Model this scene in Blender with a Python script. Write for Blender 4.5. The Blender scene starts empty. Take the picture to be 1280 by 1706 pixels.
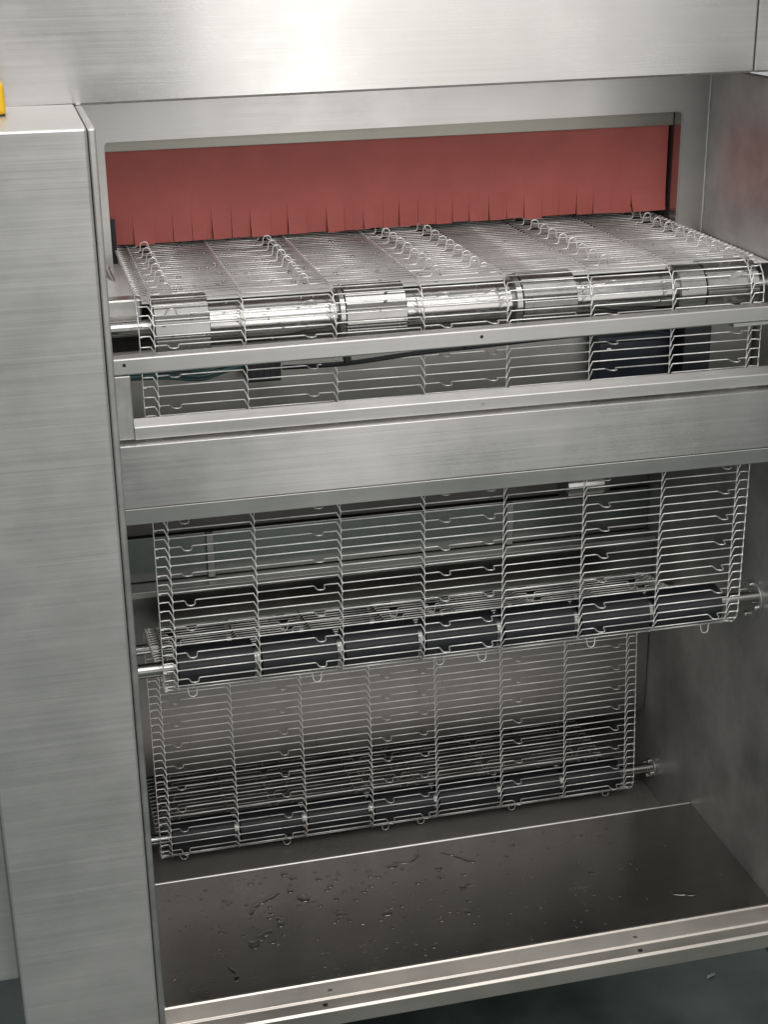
import bpy, bmesh, math, random
from mathutils import Vector, Matrix
random.seed(7)
S = bpy.context.scene
COL = S.collection

# ------------------------------------------------------------------ camera
cam_d = bpy.data.cameras.new('camera'); cam = bpy.data.objects.new('camera', cam_d); COL.objects.link(cam)
R = [[0.9698950754, -0.2432720668, -0.0110564106], [-0.0982806172, -0.3494845071, -0.9317733091],
     [0.2228103745, 0.9048089748, -0.3628722313]]
C0 = (-0.5533119, -1.79415428, 0.93794228)
cam.matrix_world = Matrix(((R[0][0], -R[1][0], -R[2][0], C0[0]), (R[0][1], -R[1][1], -R[2][1], C0[1]),
                           (R[0][2], -R[1][2], -R[2][2], C0[2]), (0, 0, 0, 1)))
cam_d.sensor_fit = 'VERTICAL'; cam_d.sensor_height = 24.0; cam_d.lens = 2492.96 / 1706 * 24
cam_d.clip_start = 0.01; cam_d.clip_end = 200
S.camera = cam

# ------------------------------------------------------------------ light: a factory hall, windows and ceiling lamps behind the viewer
w = bpy.data.worlds.new('World'); S.world = w; w.use_nodes = True
w.node_tree.nodes['Background'].inputs[0].default_value = (0.98, 0.985, 1.0, 1)
w.node_tree.nodes['Background'].inputs[1].default_value = 0.39


def area(name, loc, target, sx, sy, power, col):
    l = bpy.data.lights.new(name, 'AREA'); l.shape = 'RECTANGLE'; l.size = sx; l.size_y = sy
    l.energy = power; l.color = col
    o = bpy.data.objects.new(name, l); COL.objects.link(o); o.location = loc
    o.rotation_euler = (Vector(target) - Vector(loc)).to_track_quat('-Z', 'Y').to_euler()
    return o


area('hall_window_light', (1.44, -4.6, 0.95), (1.44, 0, 0.95), 2.05, 2.6, 20, (1.0, 0.97, 0.92))
area('window_bay_light', (0.62, -4.55, 0.7), (0.4, 0, 0.8), 0.7, 1.6, 7, (1.0, 0.98, 0.95))
area('ceiling_lamp', (-0.4, -3.0, 3.2), (-0.1, 0.1, 0), 4.0, 1.5, 62, (1.0, 0.98, 0.95))
area('ceiling_lamp', (0.3, -1.2, 3.4), (0.1, 0.1, 0), 2.6, 0.6, 22, (1.0, 0.98, 0.95))

S.view_settings.view_transform = 'Standard'; S.view_settings.look = 'None'
S.view_settings.exposure = 0.18; S.view_settings.gamma = 1.0; S.view_settings.use_curve_mapping = False
S.render.engine = 'CYCLES'


# ------------------------------------------------------------------ materials
def new_mat(name):
    m = bpy.data.materials.new(name); m.use_nodes = True
    return m, m.node_tree, m.node_tree.nodes['Principled BSDF']


def lnk(nt, a, b): nt.links.new(a, b)


def steel(name, grain='X', col=(0.56, 0.55, 0.535), rough=0.3, aniso=0.6, streak=0.10, mott=0.10, bump=0.05, dirt=0.0, mscale=5.0, wob=0.06, metal=1.0):
    m, nt, b = new_mat(name)
    N = nt.nodes.new
    tc = N('ShaderNodeTexCoord')
    ax = 'XYZ'.index(grain)

    def stretched(lo, hi, detail=3.0):
        mp = N('ShaderNodeMapping'); sc = [hi] * 3; sc[ax] = lo; mp.inputs['Scale'].default_value = sc
        nz = N('ShaderNodeTexNoise'); nz.inputs['Scale'].default_value = 1.0; nz.inputs['Detail'].default_value = detail
        lnk(nt, tc.outputs['Object'], mp.inputs[0]); lnk(nt, mp.outputs[0], nz.inputs['Vector'])
        return nz.outputs['Fac']
    fine = stretched(6, 480, 4); broad = stretched(2.4, 165, 5)
    mo = N('ShaderNodeTexNoise'); mo.inputs['Scale'].default_value = mscale; mo.inputs['Detail'].default_value = 5; mo.inputs['Roughness'].default_value = 0.65
    lnk(nt, tc.outputs['Object'], mo.inputs['Vector'])

    def math_(op, a, bb):
        n = N('ShaderNodeMath'); n.operation = op
        for i, v in enumerate((a, bb)):
            if isinstance(v, (int, float)): n.inputs[i].default_value = v
            else: lnk(nt, v, n.inputs[i])
        return n.outputs[0]
    avg = math_('ADD', math_('MULTIPLY', fine, 0.45), math_('MULTIPLY', broad, 0.55))
    # colour: streaks + mottling
    f = math_('ADD', math_('MULTIPLY', math_('SUBTRACT', avg, 0.5), streak * 3), 1.0)
    f = math_('ADD', f, math_('MULTIPLY', math_('SUBTRACT', mo.outputs['Fac'], 0.5), mott * 2))
    mx = N('ShaderNodeMix'); mx.data_type = 'RGBA'; mx.blend_type = 'MULTIPLY'; mx.inputs['Factor'].default_value = 1
    mx.inputs['A'].default_value = (*col, 1)
    cmb = N('ShaderNodeCombineColor')
    for i in range(3): lnk(nt, f, cmb.inputs[i])
    lnk(nt, cmb.outputs[0], mx.inputs['B'])
    out = mx.outputs['Result']
    if dirt > 0:
        dn = N('ShaderNodeTexNoise'); dn.inputs['Scale'].default_value = 9; dn.inputs['Detail'].default_value = 8; dn.inputs['Roughness'].default_value = 0.7
        lnk(nt, tc.outputs['Object'], dn.inputs['Vector'])
        rp = N('ShaderNodeValToRGB'); rp.color_ramp.elements[0].position = 0.45; rp.color_ramp.elements[1].position = 0.75
        lnk(nt, dn.outputs['Fac'], rp.inputs[0])
        m2 = N('ShaderNodeMix'); m2.data_type = 'RGBA'; lnk(nt, math_('MULTIPLY', rp.outputs[0], dirt), m2.inputs['Factor'])
        lnk(nt, out, m2.inputs['A']); m2.inputs['B'].default_value = (0.30, 0.26, 0.21, 1); out = m2.outputs['Result']
    lnk(nt, out, b.inputs['Base Color'])
    b.inputs['Metallic'].default_value = metal
    r = math_('ADD', math_('MULTIPLY', math_('SUBTRACT', avg, 0.5), 0.12), rough)
    r = math_('ADD', r, math_('MULTIPLY', math_('SUBTRACT', mo.outputs['Fac'], 0.5), 0.26))
    lnk(nt, r, b.inputs['Roughness'])
    b.inputs['Anisotropic'].default_value = aniso
    b.inputs['Anisotropic Rotation'].default_value = 0.25
    tv = N('ShaderNodeCombineXYZ'); tv.inputs[ax].default_value = 1.0
    lnk(nt, tv.outputs[0], b.inputs['Tangent'])
    bp = N('ShaderNodeBump'); bp.inputs['Strength'].default_value = bump; bp.inputs['Distance'].default_value = 0.002
    lnk(nt, fine, bp.inputs['Height'])
    lw = N('ShaderNodeBump'); lw.inputs['Strength'].default_value = wob; lw.inputs['Distance'].default_value = 0.02   # sheet metal is never quite flat
    lo = N('ShaderNodeTexNoise'); lo.inputs['Scale'].default_value = 3.0; lo.inputs['Detail'].default_value = 1
    lnk(nt, tc.outputs['Object'], lo.inputs['Vector']); lnk(nt, lo.outputs['Fac'], lw.inputs['Height'])
    lnk(nt, lw.outputs[0], bp.inputs['Normal']); lnk(nt, bp.outputs[0], b.inputs['Normal'])
    return m


def plain(name, col, rough=0.5, metal=0.0, var=0.1, scale=40, bump=0.1, spec=0.5):
    m, nt, b = new_mat(name); N = nt.nodes.new
    tc = N('ShaderNodeTexCoord'); nz = N('ShaderNodeTexNoise'); nz.inputs['Scale'].default_value = scale; nz.inputs['Detail'].default_value = 5
    lnk(nt, tc.outputs['Object'], nz.inputs['Vector'])
    rp = N('ShaderNodeValToRGB')
    rp.color_ramp.elements[0].color = (*[c * (1 - var) for c in col], 1); rp.color_ramp.elements[1].color = (*[c * (1 + var) for c in col], 1)
    rp.color_ramp.elements[0].position = 0.3; rp.color_ramp.elements[1].position = 0.7
    lnk(nt, nz.outputs['Fac'], rp.inputs[0]); lnk(nt, rp.outputs[0], b.inputs['Base Color'])
    b.inputs['Roughness'].default_value = rough; b.inputs['Metallic'].default_value = metal
    b.inputs['Specular IOR Level'].default_value = spec
    bp = N('ShaderNodeBump'); bp.inputs['Strength'].default_value = bump; bp.inputs['Distance'].default_value = 0.001
    lnk(nt, nz.outputs['Fac'], bp.inputs['Height']); lnk(nt, bp.outputs[0], b.inputs['Normal'])
    return m


M = {}
M['brushed'] = steel('brushed_steel_horizontal', 'X', rough=0.30, aniso=0.8, streak=0.10, bump=0.035, wob=0.06)
M['column'] = steel('brushed_steel_column', 'X', col=(0.60, 0.592, 0.575), rough=0.37, aniso=0.6, streak=0.13, mott=0.14, bump=0.045, metal=0.82, wob=0.07)
M['frame'] = steel('satin_steel', 'X', col=(0.58, 0.57, 0.555), rough=0.36, aniso=0.4, streak=0.06, mott=0.14, bump=0.03)
M['frame_v'] = steel('satin_steel_upright', 'Z', col=(0.60, 0.59, 0.575), rough=0.42, aniso=0.2, streak=0.05, mott=0.3, bump=0.03, mscale=30)
M['wall'] = steel('dull_wall_steel', 'Z', col=(0.56, 0.56, 0.55), rough=0.44, aniso=0.3, streak=0.05, mott=0.9, bump=0.03, dirt=0.12, mscale=5, metal=0.8)
M['pan'] = steel('wet_pan_steel', 'X', col=(0.46, 0.445, 0.42), rough=0.23, aniso=0.25, streak=0.06, mott=0.35, bump=0.03, dirt=0.3, mscale=9)
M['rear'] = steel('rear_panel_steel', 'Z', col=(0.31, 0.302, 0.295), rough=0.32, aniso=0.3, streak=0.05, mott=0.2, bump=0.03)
M['mirror'] = steel('polished_panel_steel', 'X', col=(0.27, 0.285, 0.275), rough=0.16, aniso=0.1, streak=0.05, mott=0.2, bump=0.02)
M['plate'] = steel('belt_support_steel', 'X', col=(0.80, 0.80, 0.78), rough=0.36, aniso=0.0, streak=0.05, mott=0.15, bump=0.02, metal=0.15)
M['rim'] = steel('rim_steel', 'X', col=(0.56, 0.52, 0.47), rough=0.36, aniso=0.3, streak=0.06, mott=0.2, bump=0.03)
M['tray'] = steel('tray_steel', 'X', col=(0.52, 0.51, 0.48), rough=0.4, aniso=0.2, streak=0.06, mott=0.3, bump=0.03, metal=0.7)
M['clamp'] = steel('clamp_bar_steel', 'X', col=(0.31, 0.30, 0.265), rough=0.4, aniso=0.2, streak=0.06, mott=0.3, bump=0.03)
M['trough'] = steel('trough_steel', 'X', col=(0.42, 0.40, 0.375), rough=0.30, aniso=0.1, streak=0.05, mott=0.3, bump=0.02, metal=0.6)
M['wire'] = steel('wire_steel', 'X', col=(0.84, 0.83, 0.81), rough=0.32, aniso=0.0, streak=0.05, mott=0.45, bump=0.0, mscale=60, wob=0.0, metal=0.6)
M['shaft'] = steel('turned_shaft_steel', 'X', col=(0.42, 0.415, 0.405), rough=0.20, aniso=0.0, streak=0.06, mott=0.10, bump=0.01, mscale=30, wob=0.0)
M['sprocket'] = steel('sprocket_steel', 'X', col=(0.36, 0.355, 0.345), rough=0.3, aniso=0.0, streak=0.05, mott=0.15, bump=0.01, mscale=40, wob=0.0)
M['sleeve'] = plain('black_sleeve', (0.010, 0.0115, 0.0145), 0.52, 0, 0.3, 50, 0.1)
M['red'] = plain('red_silicone', (0.49, 0.124, 0.106), 0.56, 0, 0.07, 18, 0.15, spec=0.35)
M['black'] = plain('black_plastic', (0.012, 0.014, 0.016), 0.45, 0, 0.2, 40, 0.1)
M['navy'] = plain('navy_painted_metal', (0.022, 0.030, 0.042), 0.4, 0, 0.25, 30, 0.1)
M['teal'] = plain('teal_cable', (0.03, 0.085, 0.085), 0.45, 0, 0.2, 60, 0.1)
M['yellow'] = plain('yellow_plastic', (0.85, 0.50, 0.01), 0.4, 0, 0.05, 20, 0.05)
M['floor'] = plain('green_epoxy', (0.080, 0.108, 0.099), 0.42, 0, 0.5, 7, 0.5)
M['bolt'] = plain('bright_bolt', (0.72, 0.72, 0.70), 0.22, 1, 0.1, 80, 0.05)
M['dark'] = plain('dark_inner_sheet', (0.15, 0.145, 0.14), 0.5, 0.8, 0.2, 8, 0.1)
M['flake'] = plain('pale_chip', (0.5, 0.5, 0.48), 0.6, 0, 0.1, 50, 0.1)
wm, wnt, wb = new_mat('clear_water')       # a thin film of water over steel: the steel, darker and mirror smooth
wb.inputs['Base Color'].default_value = (0.37, 0.355, 0.33, 1); wb.inputs['Metallic'].default_value = 1.0
wb.inputs['Roughness'].default_value = 0.09; wb.inputs['Coat Weight'].default_value = 0.3; wb.inputs['Coat IOR'].default_value = 1.33; wb.inputs['Coat Roughness'].default_value = 0.01
M['water'] = wm


# ------------------------------------------------------------------ mesh helpers
def add(name, bm, mat, parent=None, smooth=False):
    me = bpy.data.meshes.new(name); bmesh.ops.recalc_face_normals(bm, faces=bm.faces); bm.to_mesh(me); bm.free()
    me.materials.append(mat)
    if smooth:
        for p in me.polygons: p.use_smooth = True
    o = bpy.data.objects.new(name, me); COL.objects.link(o)
    if parent: o.parent = parent
    return o


def empty(name, label, cat, group=None, loc=(0, 0, 0)):
    o = bpy.data.objects.new(name, None); COL.objects.link(o); o.empty_display_size = 0.05; o.location = loc
    tag(o, label, cat, group); return o


def tag(o, label, cat, group=None):
    o['label'] = label; o['category'] = cat
    if group: o['group'] = group
    return o


def box_bm(x0, x1, y0, y1, z0, z1, bev=0.0, tilt=0.0, seg=2, bm=None):
    bm = bm or bmesh.new()
    vs = [bm.verts.new((x, y, z)) for x in (x0, x1) for y in (y0, y1) for z in (z0, z1)]
    fs = [(0, 1, 3, 2), (4, 6, 7, 5), (0, 4, 5, 1), (2, 3, 7, 6), (0, 2, 6, 4), (1, 5, 7, 3)]
    nf = [bm.faces.new([vs[i] for i in f]) for f in fs]
    if bev:
        es = {e for f in nf for e in f.edges}
        r = bmesh.ops.bevel(bm, geom=list(es), offset=bev, segments=seg, affect='EDGES', profile=0.5)
    if tilt:
        for v in bm.verts: v.co.z += tilt * v.co.x
    return bm


def box(name, x0, x1, y0, y1, z0, z1, mat, parent=None, bev=0.0015, tilt=0.0):
    return add(name, box_bm(x0, x1, y0, y1, z0, z1, bev, tilt), mat, parent)


def extrude_profile(name, prof, x0, x1, mat, parent=None, tilt=0.0, bev=0.0):
    """closed (y,z) profile swept along X"""
    bm = bmesh.new()
    a = [bm.verts.new((x0, y, z)) for y, z in prof]; b = [bm.verts.new((x1, y, z)) for y, z in prof]
    n = len(prof)
    for i in range(n): bm.faces.new((a[i], a[(i + 1) % n], b[(i + 1) % n], b[i]))
    bm.faces.new(a); bm.faces.new(b[::-1])
    if bev:
        bmesh.ops.bevel(bm, geom=[e for e in bm.edges if abs(e.verts[0].co.x - e.verts[1].co.x) > 1e-6], offset=bev, segments=2, affect='EDGES', profile=0.5)
    if tilt:
        for v in bm.verts: v.co.z += tilt * v.co.x
    return add(name, bm, mat, parent)


def tube_bm(pts, r, sides=6, radii=None, bm=None):
    bm = bm or bmesh.new()
    pts = [Vector(p) for p in pts]; n = len(pts)
    tang = []
    for i in range(n):
        a = pts[max(i - 1, 0)]; b = pts[min(i + 1, n - 1)]
        tang.append((b - a).normalized())
    up = Vector((0, 0, 1))
    if abs(tang[0].dot(up)) > 0.9: up = Vector((0, 1, 0))
    nrm = (up - tang[0] * up.dot(tang[0])).normalized()
    rings = []
    for i in range(n):
        t = tang[i]; nrm = (nrm - t * nrm.dot(t)).normalized(); bn = t.cross(nrm)
        rings.append([bm.verts.new(pts[i] + (nrm * math.cos(k * 2 * math.pi / sides) + bn * math.sin(k * 2 * math.pi / sides)) * (radii[i] if radii else r)) for k in range(sides)])
    for i in range(n - 1):
        for k in range(sides):
            bm.faces.new((rings[i][k], rings[i][(k + 1) % sides], rings[i + 1][(k + 1) % sides], rings[i + 1][k]))
    for rg in (rings[0][::-1], rings[-1]): bm.faces.new([bm.verts.new(v.co) for v in rg])
    return bm


def lathe_x(name, prof, cy, cz, mat, parent=None, sides=40, smooth=True, rot0=0.0):
    """(x, r) profile spun about an axis along X"""
    bm = bmesh.new()

    def ring(x, r): return [bm.verts.new((x, cy + r * math.cos(rot0 + k * 2 * math.pi / sides), cz + r * math.sin(rot0 + k * 2 * math.pi / sides))) for k in range(sides)]
    for (xa, ra_), (xb, rb_) in zip(prof, prof[1:]):          # every band has its own rings, so edges shade crisp
        a = ring(xa, ra_); b = ring(xb, rb_)
        for k in range(sides): bm.faces.new((a[k], a[(k + 1) % sides], b[(k + 1) % sides], b[k]))
    bm.faces.new(ring(*prof[0])[::-1]); bm.faces.new(ring(*prof[-1]))
    o = add(name, bm, mat, parent)
    if smooth:
        for p in o.data.polygons: p.use_smooth = len(p.vertices) == 4
    return o


def cyl(name, p, d, r, mat, parent=None, sides=20, L=0.004):
    """short cylinder at p along d (bolt heads, holes)"""
    p = Vector(p); d = Vector(d).normalized()
    o = add(name, tube_bm([p, p + d * L * 0.75, p + d * L], r, sides), mat, parent)
    return o


# ------------------------------------------------------------------ the setting: floor
fl = add('floor', box_bm(-9, 9, -9, 9, -0.80, -0.75), M['floor']); fl['kind'] = 'structure'

# ------------------------------------------------------------------ machine housing
XL, XR = -0.4565, 0.466           # inner faces of the bay walls
YF = -0.14                       # front of the cabinets
YH = 0.11                        # face of the hood
YT = 0.30                        # face of the tunnel frame
ZT = 0.745                       # top of the cabinets
TI = 0.0115
H = empty('machine_housing', 'brushed stainless steel machine housing with open bay around the wire belt', 'machine', loc=(0, 0, -0.75))


def hb(name, *a, **k):
    o = box(name, *a, **k); o.parent = H; o.matrix_parent_inverse = Matrix.Translation((0, 0, 0.75)); return o


def att(o, par=H):
    o.parent = par
    if par is H: o.matrix_parent_inverse = Matrix.Translation((0, 0, 0.75))
    else: o.matrix_parent_inverse = Matrix.Translation((0, 0, 0.0))
    return o


# left cabinet column
colm = hb('side_cabinet', -0.6385, -0.4662, YF, YH - 0.001, -0.745, ZT, M['column'], bev=0.003, tilt=0.0)
colm['label'] = 'tall brushed steel cabinet column left of the bay'
hb('bay_edge_strip', -0.4648, XL, YF + 0.012, YH + 0.02, -0.745, ZT - 0.002, M['frame_v'], bev=0.002)
hb('side_wall', -0.4645, XL + 0.0, YH + 0.022, 1.05, -0.70, ZT - 0.004, M['wall'], bev=0.0)
# right cabinet with the bay's right wall
rw = hb('side_wall', XR, XR + 0.012, YF + 0.010, 1.05, -0.535, ZT - 0.001, M['wall'], bev=0.001)
rw['label'] = 'dull mottled right wall of the bay'
hb('side_cabinet', XR + 0.0135, XR + 0.19, YF, YH - 0.001, -0.530, ZT + 0.006, M['column'], bev=0.003)
# hood
hd = hb('hood_panel', -1.3, 0.4345, YH, 1.05, ZT + 0.003, 1.35, M['brushed'], bev=0.003, tilt=TI)
hd['label'] = 'wide brushed hood panel above the tunnel opening'
hb('hood_panel', 0.4355, 1.3, YH + 0.0005, 1.05, ZT + 0.003, 1.35, M['brushed'], bev=0.003, tilt=TI)
# panel behind, left of the column
hb('rear_cabinet', -1.3, -0.6410, -0.08, 0.108, -0.367, ZT - 0.002, M['column'], bev=0.003)
# tunnel frame: one sheet with an opening, folded inwards
OX0, OX1, OZ1 = -0.4215, 0.4235, 0.678


def frame_bm():
    bm = bmesh.new()
    r = 0.006
    outer = [(XL + 0.0005, 0.505), (XL + 0.0005, ZT - 0.006), (XR - 0.0005, ZT - 0.006), (XR - 0.0005, 0.500)]
    inner = [(OX1, 0.500)]
    for k in range(7):
        a = math.radians(0 + 90 * k / 6); inner.append((OX1 - r + r * math.cos(a), OZ1 - r + r * math.sin(a)))
    for k in range(7):
        a = math.radians(90 + 90 * k / 6); inner.append((OX0 + r + r * math.cos(a), OZ1 - r + r * math.sin(a)))
    inner.append((OX0, 0.505))
    loop = outer + inner
    f = bm.faces.new([bm.verts.new((x, YT, z + TI * x)) for x, z in loop])
    g = bmesh.ops.extrude_face_region(bm, geom=[f])
    for v in [e for e in g['geom'] if isinstance(e, bmesh.types.BMVert)]: v.co.y += 0.026
    # folded edge: bevel only the rim of the opening
    es = [e for e in bm.edges if all(abs(v.co.y - YT) < 1e-6 for v in e.verts) and all(OX0 - 1e-4 < v.co.x < OX1 + 1e-4 and v.co.z < OZ1 + 0.006 for v in e.verts)]
    bmesh.ops.bevel(bm, geom=es, offset=0.0022, segments=2, affect='EDGES')
    return bm


fr = add('tunnel_frame', frame_bm(), M['frame']); att(fr)
fr['label'] = 'satin steel frame around the tunnel opening'
# jambs and clamp bar inside the opening
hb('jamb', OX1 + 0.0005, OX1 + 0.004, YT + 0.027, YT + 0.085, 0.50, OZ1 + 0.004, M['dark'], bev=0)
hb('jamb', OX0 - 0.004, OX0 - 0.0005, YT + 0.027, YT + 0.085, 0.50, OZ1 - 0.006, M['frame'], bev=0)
hb('clamp_bar', OX0, OX1, YT + 0.028, YT + 0.034, 0.6585, 0.72, M['clamp'], bev=0.001, tilt=0.004)
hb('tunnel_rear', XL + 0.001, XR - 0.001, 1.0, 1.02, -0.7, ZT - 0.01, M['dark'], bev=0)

# weld beads in the corners of the bay
def bead(pts, r=0.0016):
    pp = []
    for (a, b) in zip(pts, pts[1:]):
        a = Vector(a); b = Vector(b); n = max(2, int((b - a).length / 0.004))
        for i in range(n): pp.append(a.lerp(b, i / n) + Vector((random.uniform(-1, 1), random.uniform(-1, 1), random.uniform(-1, 1))) * 0.0004)
    pp.append(Vector(pts[-1]))
    o = add('weld_bead', tube_bm(pp, r, 6), M['frame_v']); att(o); return o


bead([(XR - 0.0005, YT - 0.0005, 0.50), (XR - 0.0005, YT - 0.0005, 0.742)])

# upper window frame in front of the belt
YR = -0.050
TR = 0.0078
f1 = extrude_profile('window_rail', [(YR, 0.4492), (YR, 0.4700), (YR + 0.020, 0.4700), (YR + 0.020, 0.4492)], XL + 0.001, XR - 0.001, M['frame'], tilt=TR, bev=0.002); att(f1)
f1['label'] = 'bright horizontal tube rail just below the drive shaft'
f2 = hb('window_stile', XL + 0.001, -0.4335, YR + 0.0005, YR + 0.0185, 0.3652, 0.4452, M['frame_v'], bev=0.0015)
f3 = extrude_profile('window_sill', [(YR + 0.0010, 0.3642), (YR + 0.0010, 0.3795), (YR + 0.0130, 0.3880), (YR + 0.0150, 0.3865), (YR + 0.0035, 0.3772), (YR + 0.0035, 0.3642)], -0.4330, XR - 0.001, M['frame'], bev=0.0008); att(f3)
for x, z in ((-0.4400, 0.4585), (0.0052, 0.4606)):
    h = cyl('screw_hole', (x, YR + 0.0002, z + 0.0 * x), (0, -1, 0), 0.0022, M['black'], L=0.0006); h.parent = f1
h = cyl('screw_hole', (0.0087, YR + 0.0012, 0.3724), (0, -1, 0), 0.0026, M['frame_v'], L=0.0007); h.parent = f3
hb('rail_bracket', 0.352, XR - 0.001, YR + 0.003, YR + 0.017, 0.4435, 0.4488, M['frame'], bev=0.001, tilt=TR)

# apron
YA = -0.060
ap = extrude_profile('apron_panel', [(YA, 0.2795), (YA, 0.3605), (YA + 0.022, 0.3605), (YA + 0.022, 0.3575), (YA + 0.003, 0.3575), (YA + 0.003, 0.2795)], XL + 0.0015, XR - 0.001, M['brushed'], bev=0.0012); att(ap)
ap['label'] = 'wide brushed apron panel across the middle of the bay'
al = extrude_profile('apron_lip', [(YA + 0.0035, 0.2570), (YA + 0.0015, 0.2785), (YA + 0.014, 0.2785), (YA + 0.014, 0.2570)], XL + 0.0015, XR - 0.001, M['frame'], bev=0.001); att(al)

# drip tray behind the window slot and the rear of the bay
hb('drip_tray', XL + 0.004, XR - 0.004, 0.105, 0.42, 0.300, 0.434, M['tray'], bev=0.002)
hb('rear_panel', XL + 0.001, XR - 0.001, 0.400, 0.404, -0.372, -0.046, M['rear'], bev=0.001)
hb('rear_ledge', XL + 0.001, XR - 0.001, 0.393, 0.430, -0.0445, -0.034, M['frame'], bev=0.001)
hb('inner_panel', XL + 0.001, XR - 0.001, 0.4305, 0.434, -0.033, 0.042, M['mirror'], bev=0.001)
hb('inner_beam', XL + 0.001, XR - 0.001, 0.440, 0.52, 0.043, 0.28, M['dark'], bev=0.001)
for x in (-0.295, 0.21):
    hb('inner_post', x - 0.006, x + 0.006, 0.421, 0.430, -0.033, 0.0425, M['frame_v'], bev=0.001)

hb('support_plate', XL + 0.004, XR - 0.004, 0.076, 0.62, 0.5005, 0.5030, M['plate'], bev=0.001)
# catch pan at the bottom
ZP = -0.445
YL = 0.200                       # hemmed rear edge of the pan floor
pan = hb('catch_pan', XL + 0.0005, XR - 0.0005, -0.0905, YL, ZP - 0.004, ZP, M['pan'], bev=0)
pan['label'] = 'dark wet sheet steel floor of the bay'
hem = add('rear_hem', tube_bm([(XL + 0.001, YL, ZP - 0.0012), (0.0, YL, ZP - 0.0006), (XR - 0.001, YL, ZP - 0.0012)], 0.0030, 10), M['frame'], smooth=True); att(hem)
hb('trough_floor', XL + 0.0005, XR - 0.0005, YL, 1.0, -0.5195, -0.5155, M['trough'], bev=0)
hb('trough_front', XL + 0.0005, XR - 0.0005, YL - 0.003, YL - 0.0005, -0.5155, ZP - 0.0045, M['rear'], bev=0)
rim = extrude_profile('front_rim', [(-0.0930, ZP - 0.022), (-0.0930, ZP + 0.0030), (-0.0960, ZP + 0.0030), (-0.0980, ZP + 0.0010), (-0.1200, ZP - 0.0070), (-0.1215, ZP - 0.0095), (-0.1365, ZP - 0.0135), (-0.1395, ZP - 0.0165), (-0.1395, ZP - 0.0400), (-0.1365, ZP - 0.0400), (-0.1365, ZP - 0.022)],
                      XL + 0.001, XR - 0.001, M['rim'], bev=0.0005); att(rim)
rim['label'] = 'bright stepped front rim of the catch pan'
for x, y, dz in ((-0.2359, -0.1290, -0.0114), (0.2349, -0.1300, -0.0117)):
    h = cyl('screw_hole', (x, y, ZP + dz - 0.0004), (0, 0, 1), 0.0036, M['black'], L=0.0009); h.parent = rim
for x, y, dz in ((-0.2250, -0.1100, -0.0033), (0.2350, -0.1100, -0.0033)):
    h = cyl('rivet', (x, y, ZP + dz - 0.0004), (0, 0, 1), 0.0032, M['frame_v'], L=0.0010); h.parent = rim

# bearing plate on the left of the drive shaft and belt guide strip
hb('bearing_block', XL + 0.001, -0.405, 0.062, 0.085, 0.470, 0.512, M['frame'], bev=0.003)
gp = []
for k in range(9):
    t = k / 8; gp.append((-0.432 + 0.020 * t * t, 0.28 - 0.14 * t, 0.507 - 0.016 * t))
gs = add('guide_strip', tube_bm(gp, 0.0045, 6), M['frame_v'], smooth=True); att(gs)
hb('edge_seal', OX0 + 0.0025, OX0 + 0.0085, YT + 0.0262, YT + 0.0275, 0.503, 0.566, M['black'], bev=0.0005)

# ------------------------------------------------------------------ red curtain
YC = YT + 0.0395
CU = empty('strip_curtain', 'red silicone strip curtain hanging in the tunnel opening', 'curtain', loc=(0, YC, 0.66))
slits = [-0.4235, -0.388, -0.358, -0.332, -0.305, -0.276, -0.248, -0.221, -0.191, -0.166, -0.138, -0.109, -0.082, -0.054, -0.024, 0.001, 0.030, 0.057, 0.083,
         0.109, 0.139, 0.167, 0.194, 0.222, 0.250, 0.278, 0.305, 0.334, 0.366, 0.4205]
ZS = 0.574


def wave(x, z): return 0.0035 * math.sin(x * 6.3 + 0.7) * min(1.0, max(0.0, (0.668 - z) / 0.14)) + 0.0012 * math.sin(x * 23) * min(1.0, (0.668 - z) / (0.668 - ZS)) + 0.0006 * math.sin(x * 71 + 1)


def curtain_sheet():
    bm = bmesh.new(); cols = []
    xs = [slits[0] + (slits[-1] - slits[0]) * i / 60 for i in range(61)]
    for x in xs:
        zz = [0.668 + TI * x * 0.6 + (ZS - 0.668 - TI * x * 0.6) * t for t in (0, 0.25, 0.5, 0.75, 1)]
        cols.append([bm.verts.new((x, wave(x, z), z - 0.66)) for z in zz])
    for a, b in zip(cols, cols[1:]):
        for i in range(4): bm.faces.new((a[i], a[i + 1], b[i + 1], b[i]))
    g = bmesh.ops.extrude_face_region(bm, geom=list(bm.faces))
    for v in [e for e in g['geom'] if isinstance(e, bmesh.types.BMVert)]: v.co.y += 0.002
    return bm


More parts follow.
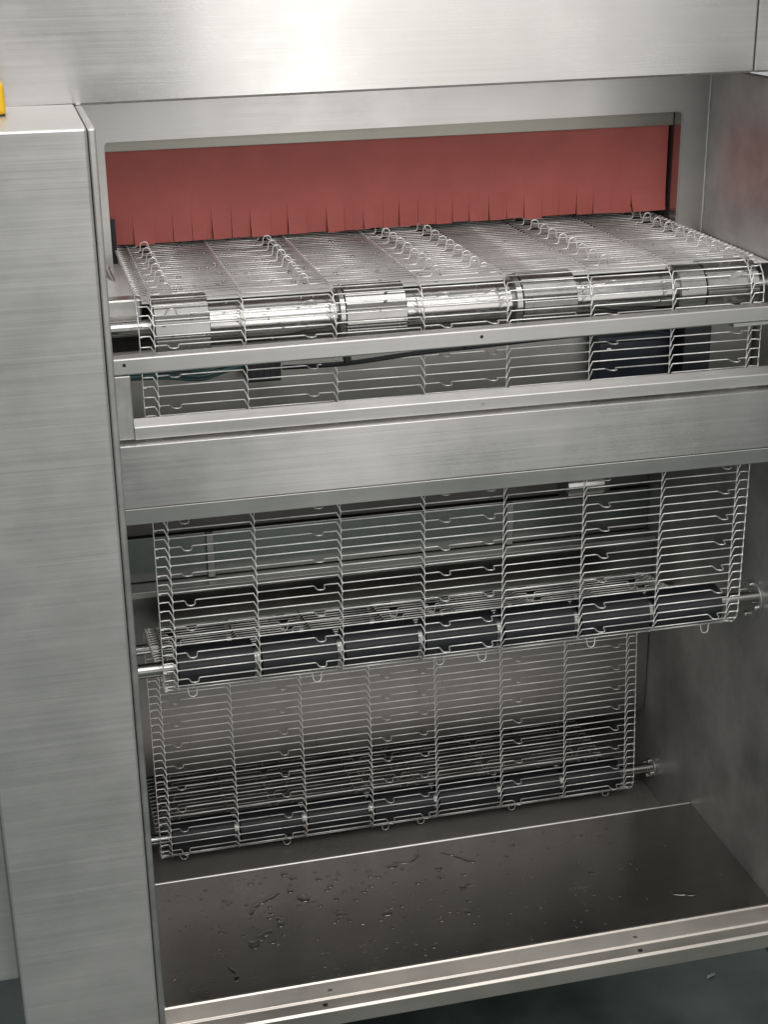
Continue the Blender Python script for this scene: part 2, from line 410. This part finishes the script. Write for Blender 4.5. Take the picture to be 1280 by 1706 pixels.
add('curtain_sheet', curtain_sheet(), M['red'], CU, smooth=False)
strong = {1: 0.006, 3: 0.003, 5: 0.007, 7: 0.009, 9: 0.006, 11: 0.010, 13: 0.005, 15: 0.004, 19: 0.004, 20: 0.005, 21: 0.004, 22: 0.006, 26: 0.003, 28: 0.011}
for i, (a, b) in enumerate(zip(slits, slits[1:])):
    bm = bmesh.new(); rows = []
    lift = strong.get(i, 0.0002 + 0.002 * random.random() ** 2); ex = random.uniform(1.4, 4.0); tw = random.uniform(-0.0025, 0.0025); sk = random.uniform(-0.0004, 0.0004)
    zb = 0.5265 + 0.007 * (a + 0.415) / 0.83 + random.uniform(-0.0015, 0.0015)
    for t in (0, 0.2, 0.4, 0.6, 0.8, 1.0):
        z = ZS + (zb - ZS) * t - 0.66
        row = []
        for u in (0, 0.33, 0.67, 1.0):
            y = -1.15 * lift * t ** ex * (1.0 - 0.75 * u) + tw * (u - 0.5) * t
            xx = a + 0.0004 * t + sk * t + (b - a - 0.0007 * t) * u
            row.append(bm.verts.new((xx, y + wave(xx, z + 0.66), z)))
        rows.append(row)
    for r0, r1 in zip(rows, rows[1:]):
        for k in range(3): bm.faces.new((r0[k], r1[k], r1[k + 1], r0[k + 1]))
    g = bmesh.ops.extrude_face_region(bm, geom=list(bm.faces))
    for v in [e for e in g['geom'] if isinstance(e, bmesh.types.BMVert)]: v.co.y += 0.002
    add('strip', bm, M['red'], CU)

# ------------------------------------------------------------------ belt path in the (y, z) plane
PITCH = 0.0127; SP = 0.115
circ = [((0.042, 0.4796), 0.042, 1), ((0.030, 0.012), 0.030, 1), ((0.322, -0.098), 0.030, -1), ((0.355, -0.466), 0.030, 1)]
segs = []


def nrm_of(th): return (math.sin(th), -math.cos(th))      # direction turned by -90 degrees


def oncirc(c, r, s, th):
    n = nrm_of(th); return (c[0] + s * r * n[0], c[1] + s * r * n[1])


th_in = math.pi
p0 = (0.64, 0.5216)
cur = p0
for i, (c, r, s) in enumerate(circ):
    if i > 0:
        pc, pr, ps = circ[i - 1]
        D = (c[0] - pc[0], c[1] - pc[1]); L = math.hypot(*D); phi = math.atan2(D[1], D[0])
        th = phi + math.asin((ps * pr - s * r) / L)
        while ps * (th - th_in) < -1e-6: th += 2 * math.pi * ps
        while abs(th - th_in) > math.pi * 1.5: th -= 2 * math.pi * ps
        segs.append(('arc', pc, pr, ps, th_in, th, pr * abs(th - th_in)))
        cur = oncirc(pc, pr, ps, th)
        q = oncirc(c, r, s, th); segs.append(('line', cur, q, th, math.dist(cur, q))); th_in = th
    else:
        q = oncirc(c, r, s, math.pi); segs.append(('line', p0, q, math.pi, math.dist(p0, q)))
c, r, s = circ[-1]
th = 2 * math.pi + math.radians(-1.0)
while th - th_in > math.pi * 1.5: th -= 2 * math.pi
segs.append(('arc', c, r, s, th_in, th, r * abs(th - th_in)))
cur = oncirc(c, r, s, th)
segs.append(('line', cur, (cur[0] + 0.34 * math.cos(th), cur[1] + 0.34 * math.sin(th)), th, 0.34))
TOTAL = sum(g[-1] for g in segs)


def path(s):
    s = max(0, min(TOTAL - 1e-6, s))
    for g in segs:
        if s <= g[-1]:
            if g[0] == 'line':
                t = s / g[-1]; return (g[1][0] + (g[2][0] - g[1][0]) * t, g[1][1] + (g[2][1] - g[1][1]) * t), nrm_of(g[3])
            th = g[4] + (g[5] - g[4]) * s / g[-1]
            return oncirc(g[1], g[2], g[3], th), nrm_of(th)
        s -= g[-1]


# arrange the wires so that one with loops lies just above the lower front roller
s_line_end = segs[0][-1] + segs[1][-1] + segs[2][-1]       # end of the front sheet
s_loop = s_line_end + 0.0035
K0 = int(s_loop / PITCH); S0 = s_loop - K0 * PITCH
XS = [(i - 3.5) * SP for i in range(8)]
XS[0] += 0.003; XS[7] -= 0.002
LOOPS = [(0, .21), (1, .735), (3, .255), (3, .80), (5, .24), (6, .80)]
WR = 0.00092


def wire_pts(k):
    s = S0 + k * PITCH
    jr = random.Random(k * 13 + 5)
    P = []                                     # (x, ds, dn)
    a = 0.0030; h = PITCH * 1.02
    xl = XS[0] - 0.0165; xr = XS[7] + 0.0165
    # left end: outer leg hooks over the next wire, then runs in to the first strand
    P += [(xl + 0.004, h, 0.0014), (xl, h, 0.0012), (xl, h * 0.5, 0.0), (xl, 0.0015, 0), (xl + 0.0015, 0, 0)]
    for j in range(8):
        x = XS[j]
        if True:
            V = [(-a, 0, 0), (-a * 0.9, h * 0.12, 0.0002), (a * 0.05, h * 0.55, 0.0004), (a * 0.55, h, 0.0014), (a * 0.85, h * 1.05, 0.0016), (a * 0.80, h * 0.93, 0.0006), (a * 0.45, h * 0.5, -0.0006), (a * 0.75, h * 0.10, -0.0002), (a, 0, 0)]
            if j > 3: V = [(-u, ds, dn) for u, ds, dn in V[::-1]]        # the right half of the belt is hooked the other way round
            P += [(x + u, ds, dn) for u, ds, dn in V]
        if j < 7:
            x2 = XS[j + 1]
            if k % 3 == K0 % 3:
                for (jj, f) in LOOPS:
                    if jj == j:
                        c = x + (x2 - x) * f + jr.uniform(-0.0012, 0.0012); g = jr.uniform(0.93, 1.06); ln = jr.uniform(-0.0015, 0.0015)
                        for u, v in ((-0.0085, 0), (-0.0068, 0.001), (-0.0060, 0.005), (-0.0056, 0.0095), (-0.0040, 0.0128), (0, 0.0142), (0.0040, 0.0128), (0.0056, 0.0095), (0.0060, 0.005), (0.0068, 0.001), (0.0085, 0)):
                            P.append((c + u, ln * v / 0.0142, v * g))
    P += [(xr - 0.0015, 0, 0), (xr, 0.0015, 0), (xr, h * 0.5, 0.0), (xr, h, 0.0012), (xr - 0.004, h, 0.0014)]
    # keep x ascending order inside every space
    out = []; rad = []
    jit = [jr.gauss(0, 0.0007) for _ in range(9)]
    for x, ds, dn in P:
        j = max(0, min(8, int((x - XS[0]) / SP + 1)))
        (y, z), n = path(s + ds + jit[j] * 0.6)
        out.append((x, y + n[0] * dn, z + n[1] * dn)); rad.append(WR * (0.72 if ds > 0.002 and XS[0] - 0.01 < x < XS[7] + 0.01 else 1.0))
    return out, rad


BELT = empty('wire_belt', 'open wire mesh conveyor belt running out of the tunnel and down over rollers', 'conveyor belt', loc=(0, 0, 0))
nw = int((TOTAL - S0 - PITCH * 1.5) / PITCH)
for k in range(nw):
    wp, wr = wire_pts(k)
    add('wire', tube_bm(wp, WR, 6, wr), M['wire'], BELT, smooth=True)

# ------------------------------------------------------------------ drive shaft with sprockets
cy, cz = circ[0][0]
DS = empty('drive_shaft', 'thick steel drive shaft with faceted sprockets under the belt end', 'shaft', loc=(0, 0, 0))
lathe_x('shaft', [(XL - 0.002, 0.0100), (XR + 0.002, 0.0100)], cy, cz, M['shaft'], DS)
lathe_x('shaft_tube', [(-0.3985, 0.024), (-0.397, 0.0262), (0.417, 0.0262), (0.4185, 0.024)], cy, cz, M['shaft'], DS, sides=56)


def sprocket(x0, x1, rot0):
    n = 10; r_in = 0.0335; r_out = 0.0385
    bm = bmesh.new(); prof = []
    for k in range(n):
        a0 = rot0 + k * 2 * math.pi / n; da = 2 * math.pi / n
        for f, rr in ((0.06, r_in), (0.14, r_out), (0.86, r_out), (0.94, r_in)):
            prof.append((cy + rr * math.cos(a0 + da * f), cz + rr * math.sin(a0 + da * f)))
    A = [bm.verts.new((x0, y, z)) for y, z in prof]; Bv = [bm.verts.new((x1, y, z)) for y, z in prof]; m_ = len(prof)
    for i in range(m_): bm.faces.new((A[i], A[(i + 1) % m_], Bv[(i + 1) % m_], Bv[i]))
    bm.faces.new(A); bm.faces.new(Bv[::-1])
    bmesh.ops.bevel(bm, geom=[e for e in bm.edges], offset=0.0008, segments=1, affect='EDGES')
    return add('sprocket', bm, M['sprocket'], DS)


for i, (x0, x1) in enumerate(((-0.3955, -0.3274), (-0.1551, -0.0757), (0.0803, 0.1543), (0.3388, 0.4140))):
    sprocket(x0, x1, math.radians(9 + 5 * i))
for x0, x1, rr in ((-0.1640, -0.1556, 0.0365), (0.0700, 0.0798, 0.036), (0.3000, 0.3383, 0.0345)):
    lathe_x('collar', [(x0, rr - 0.002), (x0 + 0.002, rr), (x1 - 0.0005, rr)], cy, cz, M['sprocket'], DS, sides=48)


# ------------------------------------------------------------------ idler rollers
def idler(name_label, c, sh_r, group='idler rollers'):
    cy, cz = c
    E_ = empty('idler_roller', name_label, 'roller', group)
    lathe_x('shaft', [(XL - 0.001, sh_r), (XR + 0.001, sh_r)], cy, cz, M['shaft'], E_, sides=32)
    for j in range(7):
        x0 = XS[j] + 0.0045; x1 = XS[j + 1] - 0.0045
        if j == 0: x0 -= 0.001
        lathe_x('sleeve', [(x0, 0.0240), (x0 + 0.0015, 0.0275), (x1 - 0.0015, 0.0275), (x1, 0.0240)], cy, cz, M['sleeve'], E_, sides=44)
    for j in range(1, 7):
        x = XS[j]
        lathe_x('spacer', [(x - 0.0042, 0.0165), (x - 0.0036, 0.0180), (x + 0.0036, 0.0180), (x + 0.0042, 0.0165)], cy, cz, M['sprocket'], E_, sides=28)
    return E_


ra = idler('front idler roller with black sleeves at the foot of the front belt sheet', circ[1][0], 0.0100)
idler('rear idler roller with black sleeves behind the front belt sheet', circ[2][0], 0.0090)
rc = idler('lowest idler roller with black sleeves above the wet trough', circ[3][0], 0.0085)


def flange(c, par, r=0.034, bolts=4):
    f = lathe_x('flange', [(XR - 0.0045, r - 0.004), (XR - 0.0030, r), (XR - 0.0005, r)], c[0], c[1], M['wall'], par, sides=36)
    for k in range(bolts):
        a = math.radians(8 + 90 * k)
        lathe_x('bolt', [(XR - 0.0045, 0.0042), (XR - 0.0090, 0.0042), (XR - 0.0110, 0.0030), (XR - 0.0115, 0.001)], c[0] + 0.85 * r * math.cos(a), c[1] + 0.85 * r * math.sin(a), M['bolt'], f, sides=12)


flange((0.046, 0.002), ra, 0.030)
flange(circ[3][0], rc, 0.018)

# ------------------------------------------------------------------ things seen through the window slot
MB = empty('motor_box', 'dark blue grey motor box behind the belt at right of the slot', 'motor')
add('housing', box_bm(0.210, 0.335, 0.062, 0.104, 0.346, 0.408, 0.003), M['navy'], MB)
add('lid', box_bm(0.206, 0.339, 0.060, 0.1045, 0.4085, 0.4160, 0.002), M['navy'], MB)
for x in (0.222, 0.322):
    lathe_x('screw', [(x - 0.003, 0.003), (x + 0.003, 0.003)], 0.060, 0.400, M['bolt'], MB, sides=12)
BB = empty('terminal_block', 'black terminal block hanging under the rail at right', 'terminal block')
add('body', box_bm(0.314, 0.354, 0.018, 0.050, 0.362, 0.4420, 0.002), M['black'], BB)
add('cap', box_bm(0.300, 0.356, 0.016, 0.052, 0.4425, 0.448, 0.001), M['black'], BB)
CB = empty('cable_connector', 'black square cable connector at left of the slot', 'connector')
add('body', box_bm(-0.277, -0.232, 0.060, 0.095, 0.392, 0.432, 0.002), M['black'], CB)
for k in range(5):
    add('rib', box_bm(-0.272 + 0.0085 * k, -0.268 + 0.0085 * k, 0.0585, 0.0598, 0.395, 0.429, 0.0004), M['black'], CB)


def cable(label, pts, r, mat, group=None):
    # smooth with Catmull-Rom
    P = [Vector(p) for p in pts]; out = []
    Q = [P[0]] + P + [P[-1]]
    for i in range(1, len(Q) - 2):
        for t in range(6):
            t /= 6; a, b, c_, d = Q[i - 1], Q[i], Q[i + 1], Q[i + 2]
            out.append(0.5 * ((2 * b) + (-a + c_) * t + (2 * a - 5 * b + 4 * c_ - d) * t * t + (-a + 3 * b - 3 * c_ + d) * t ** 3))
    out.append(P[-1])
    o = add('cable', tube_bm(out, r, 8), mat, smooth=True); tag(o, label, 'cable', group); return o


cable('black cable sagging along the underside of the window rail', [(-0.235, 0.03, 0.418), (-0.16, -0.012, 0.429), (-0.07, -0.018, 0.437), (0.02, -0.018, 0.440), (0.12, -0.016, 0.443), (0.20, 0.0, 0.440), (0.30, 0.02, 0.4345)], 0.0032, M['black'])
cable('grey cable curving down onto the motor box', [(0.20, 0.005, 0.440), (0.24, 0.03, 0.437), (0.28, 0.045, 0.424), (0.325, 0.05, 0.415)], 0.0028, M['navy'])
for i, (dz, dy) in enumerate(((0, 0), (0.005, 0.006), (-0.005, 0.003), (0.010, 0.010))):
    cable(['lowest', 'second', 'third', 'topmost'][(1, 2, 0, 3)[i]] + ' teal cable of the bundle left of the connector',
          [(-0.430, 0.07 + dy, 0.409 + dz * 0.5), (-0.38, 0.075 + dy, 0.408 + dz), (-0.335, 0.07 + dy, 0.404 + dz), (-0.30, 0.072 + dy, 0.410 + dz * 0.6), (-0.270, 0.078, 0.412 + dz * 0.3)], 0.0027, M['teal'], 'cables left of the connector')
for x, lab in ((-0.162, 'left'), (-0.005, 'right')):
    o = add('cable_clip', box_bm(x - 0.004, x + 0.004, -0.028, -0.012, 0.434 + (0.006 if x > -0.1 else 0), 0.449, 0.001), M['black'])
    tag(o, 'small black cable clip under the window rail, the ' + lab + ' one', 'clip', 'cable clips')
o = lathe_x('pipe_elbow', [(0.255, 0.022), (0.258, 0.026), (0.318, 0.026), (0.330, 0.020), (0.3350, 0.012)], 0.305, 0.112, M['shaft'], None, sides=40)
tag(o, 'shiny rounded steel pipe end behind the belt below the apron', 'pipe')

# yellow block on the cabinet
Y_ = empty('yellow_block', 'bright yellow plastic block standing on the left cabinet top', 'block')
add('body', box_bm(-0.60, -0.5470, 0.0, 0.05, ZT + 0.001, ZT + 0.036, 0.005, seg=3), M['yellow'], Y_)
add('foot', box_bm(-0.598, -0.5485, 0.002, 0.048, ZT + 0.0003, ZT + 0.0030, 0.0005), M['black'], Y_)

# chip on the floor
bm = bmesh.new()
bm.faces.new([bm.verts.new(v) for v in ((0, 0, 0), (0.016, 0.003, 0.003), (0.018, 0.008, 0.002), (0.003, 0.005, 0.001))])
g = bmesh.ops.extrude_face_region(bm, geom=list(bm.faces))
for v in [e for e in g['geom'] if isinstance(e, bmesh.types.BMVert)]: v.co.z += 0.0015
o = add('chip', bm, M['flake']); o.location = (0.48, 0.118, -0.7495); tag(o, 'small pale chip lying on the dark green floor', 'debris')


# ------------------------------------------------------------------ water drops
def drop(bm, x, y, z, rx, ry, h, ang, rng, rough=0.18):
    n = 12; rings = []
    wob = [1 + rng.uniform(-rough, rough) for _ in range(n)]
    for i, (f, hh) in enumerate(((1.0, 0.0), (0.93, 0.45), (0.68, 0.82), (0.34, 0.97))):
        rg = []
        for k in range(n):
            a = k * 2 * math.pi / n; u = rx * f * wob[k] * math.cos(a); v = ry * f * wob[k] * math.sin(a)
            rg.append(bm.verts.new((x + u * math.cos(ang) - v * math.sin(ang), y + u * math.sin(ang) + v * math.cos(ang), z + h * hh)))
        rings.append(rg)
    top = bm.verts.new((x, y, z + h))
    for a, b in zip(rings, rings[1:]):
        for k in range(n): bm.faces.new((a[k], a[(k + 1) % n], b[(k + 1) % n], b[k]))
    for k in range(n): bm.faces.new((rings[-1][k], rings[-1][(k + 1) % n], top))
    bm.faces.new(rings[0][::-1])


rng = random.Random(11)
bm = bmesh.new()
zc = ZP + 0.0002
for _ in range(150):
    x = rng.gauss(-0.12, 0.13); y = rng.gauss(0.09, 0.07)
    if not (XL + 0.02 < x < XR - 0.02 and -0.08 < y < YL - 0.012): continue
    r_ = abs(rng.gauss(0, 0.0022)) + 0.0012
    drop(bm, x, y, zc, r_ * rng.uniform(1, 1.5), r_, r_ * 0.17, rng.uniform(0, 3.1), rng)
for _ in range(150):
    x = rng.uniform(XL + 0.03, XR - 0.03); y = rng.uniform(-0.08, YL - 0.015); r_ = rng.uniform(0.001, 0.0028)
    drop(bm, x, y, zc, r_ * 1.3, r_, r_ * 0.16, rng.uniform(0, 3.1), rng)
for (pts, r0) in (([(-0.305, 0.085), (-0.300, 0.100), (-0.290, 0.110), (-0.275, 0.116), (-0.262, 0.124), (-0.256, 0.130)], 0.0055),
                  ([(-0.318, 0.020), (-0.312, 0.006), (-0.305, 0.022), (-0.296, 0.032), (-0.284, 0.038)], 0.0065),
                  ([(0.02, 0.165), (0.035, 0.155), (0.048, 0.142), (0.06, 0.13)], 0.005), ([(-0.06, 0.16), (-0.045, 0.155), (-0.03, 0.16), (-0.02, 0.172)], 0.004),
                  ([(0.33, -0.03), (0.35, -0.037), (0.365, -0.04)], 0.0045), ([(-0.35, -0.06), (-0.347, -0.045), (-0.355, -0.03)], 0.0045)):
    for (ax_, ay), (bx_, by) in zip(pts, pts[1:]):
        L = math.hypot(bx_ - ax_, by - ay)
        drop(bm, (ax_ + bx_) / 2, (ay + by) / 2, zc + rng.uniform(0, 0.0001), L * 0.72, r0 * rng.uniform(0.6, 1.1), 0.0006 + rng.uniform(0, .0002), math.atan2(by - ay, bx_ - ax_), rng, 0.1)
o = add('water_drops', bm, M['water'], smooth=True); o['kind'] = 'stuff'; o['label'] = 'scattered clear water drops and small puddles on the pan floor'; o['category'] = 'water'

bm = bmesh.new()
for _ in range(240):                           # beads of water clinging to the belt
    s = rng.uniform(segs[0][-1] - 0.32, segs[0][-1] + 0.10); k = round((s - S0) / PITCH); (y, z), n = path(S0 + k * PITCH)
    x = rng.uniform(-0.40, 0.40) if rng.random() < 0.35 else rng.uniform(-0.40, 0.0); rr = rng.uniform(0.0012, 0.0021)
    bmesh.ops.create_icosphere(bm, subdivisions=1, radius=rr, matrix=Matrix.Translation((x, y - n[0] * 0.0004, z - 0.0009)) @ Matrix.Diagonal((1.5, 1, 1.0, 1)))
o = add('belt_water_drops', bm, M['water'], smooth=True); o['kind'] = 'stuff'; o['label'] = 'tiny water beads clinging to the upper belt wires'; o['category'] = 'water'
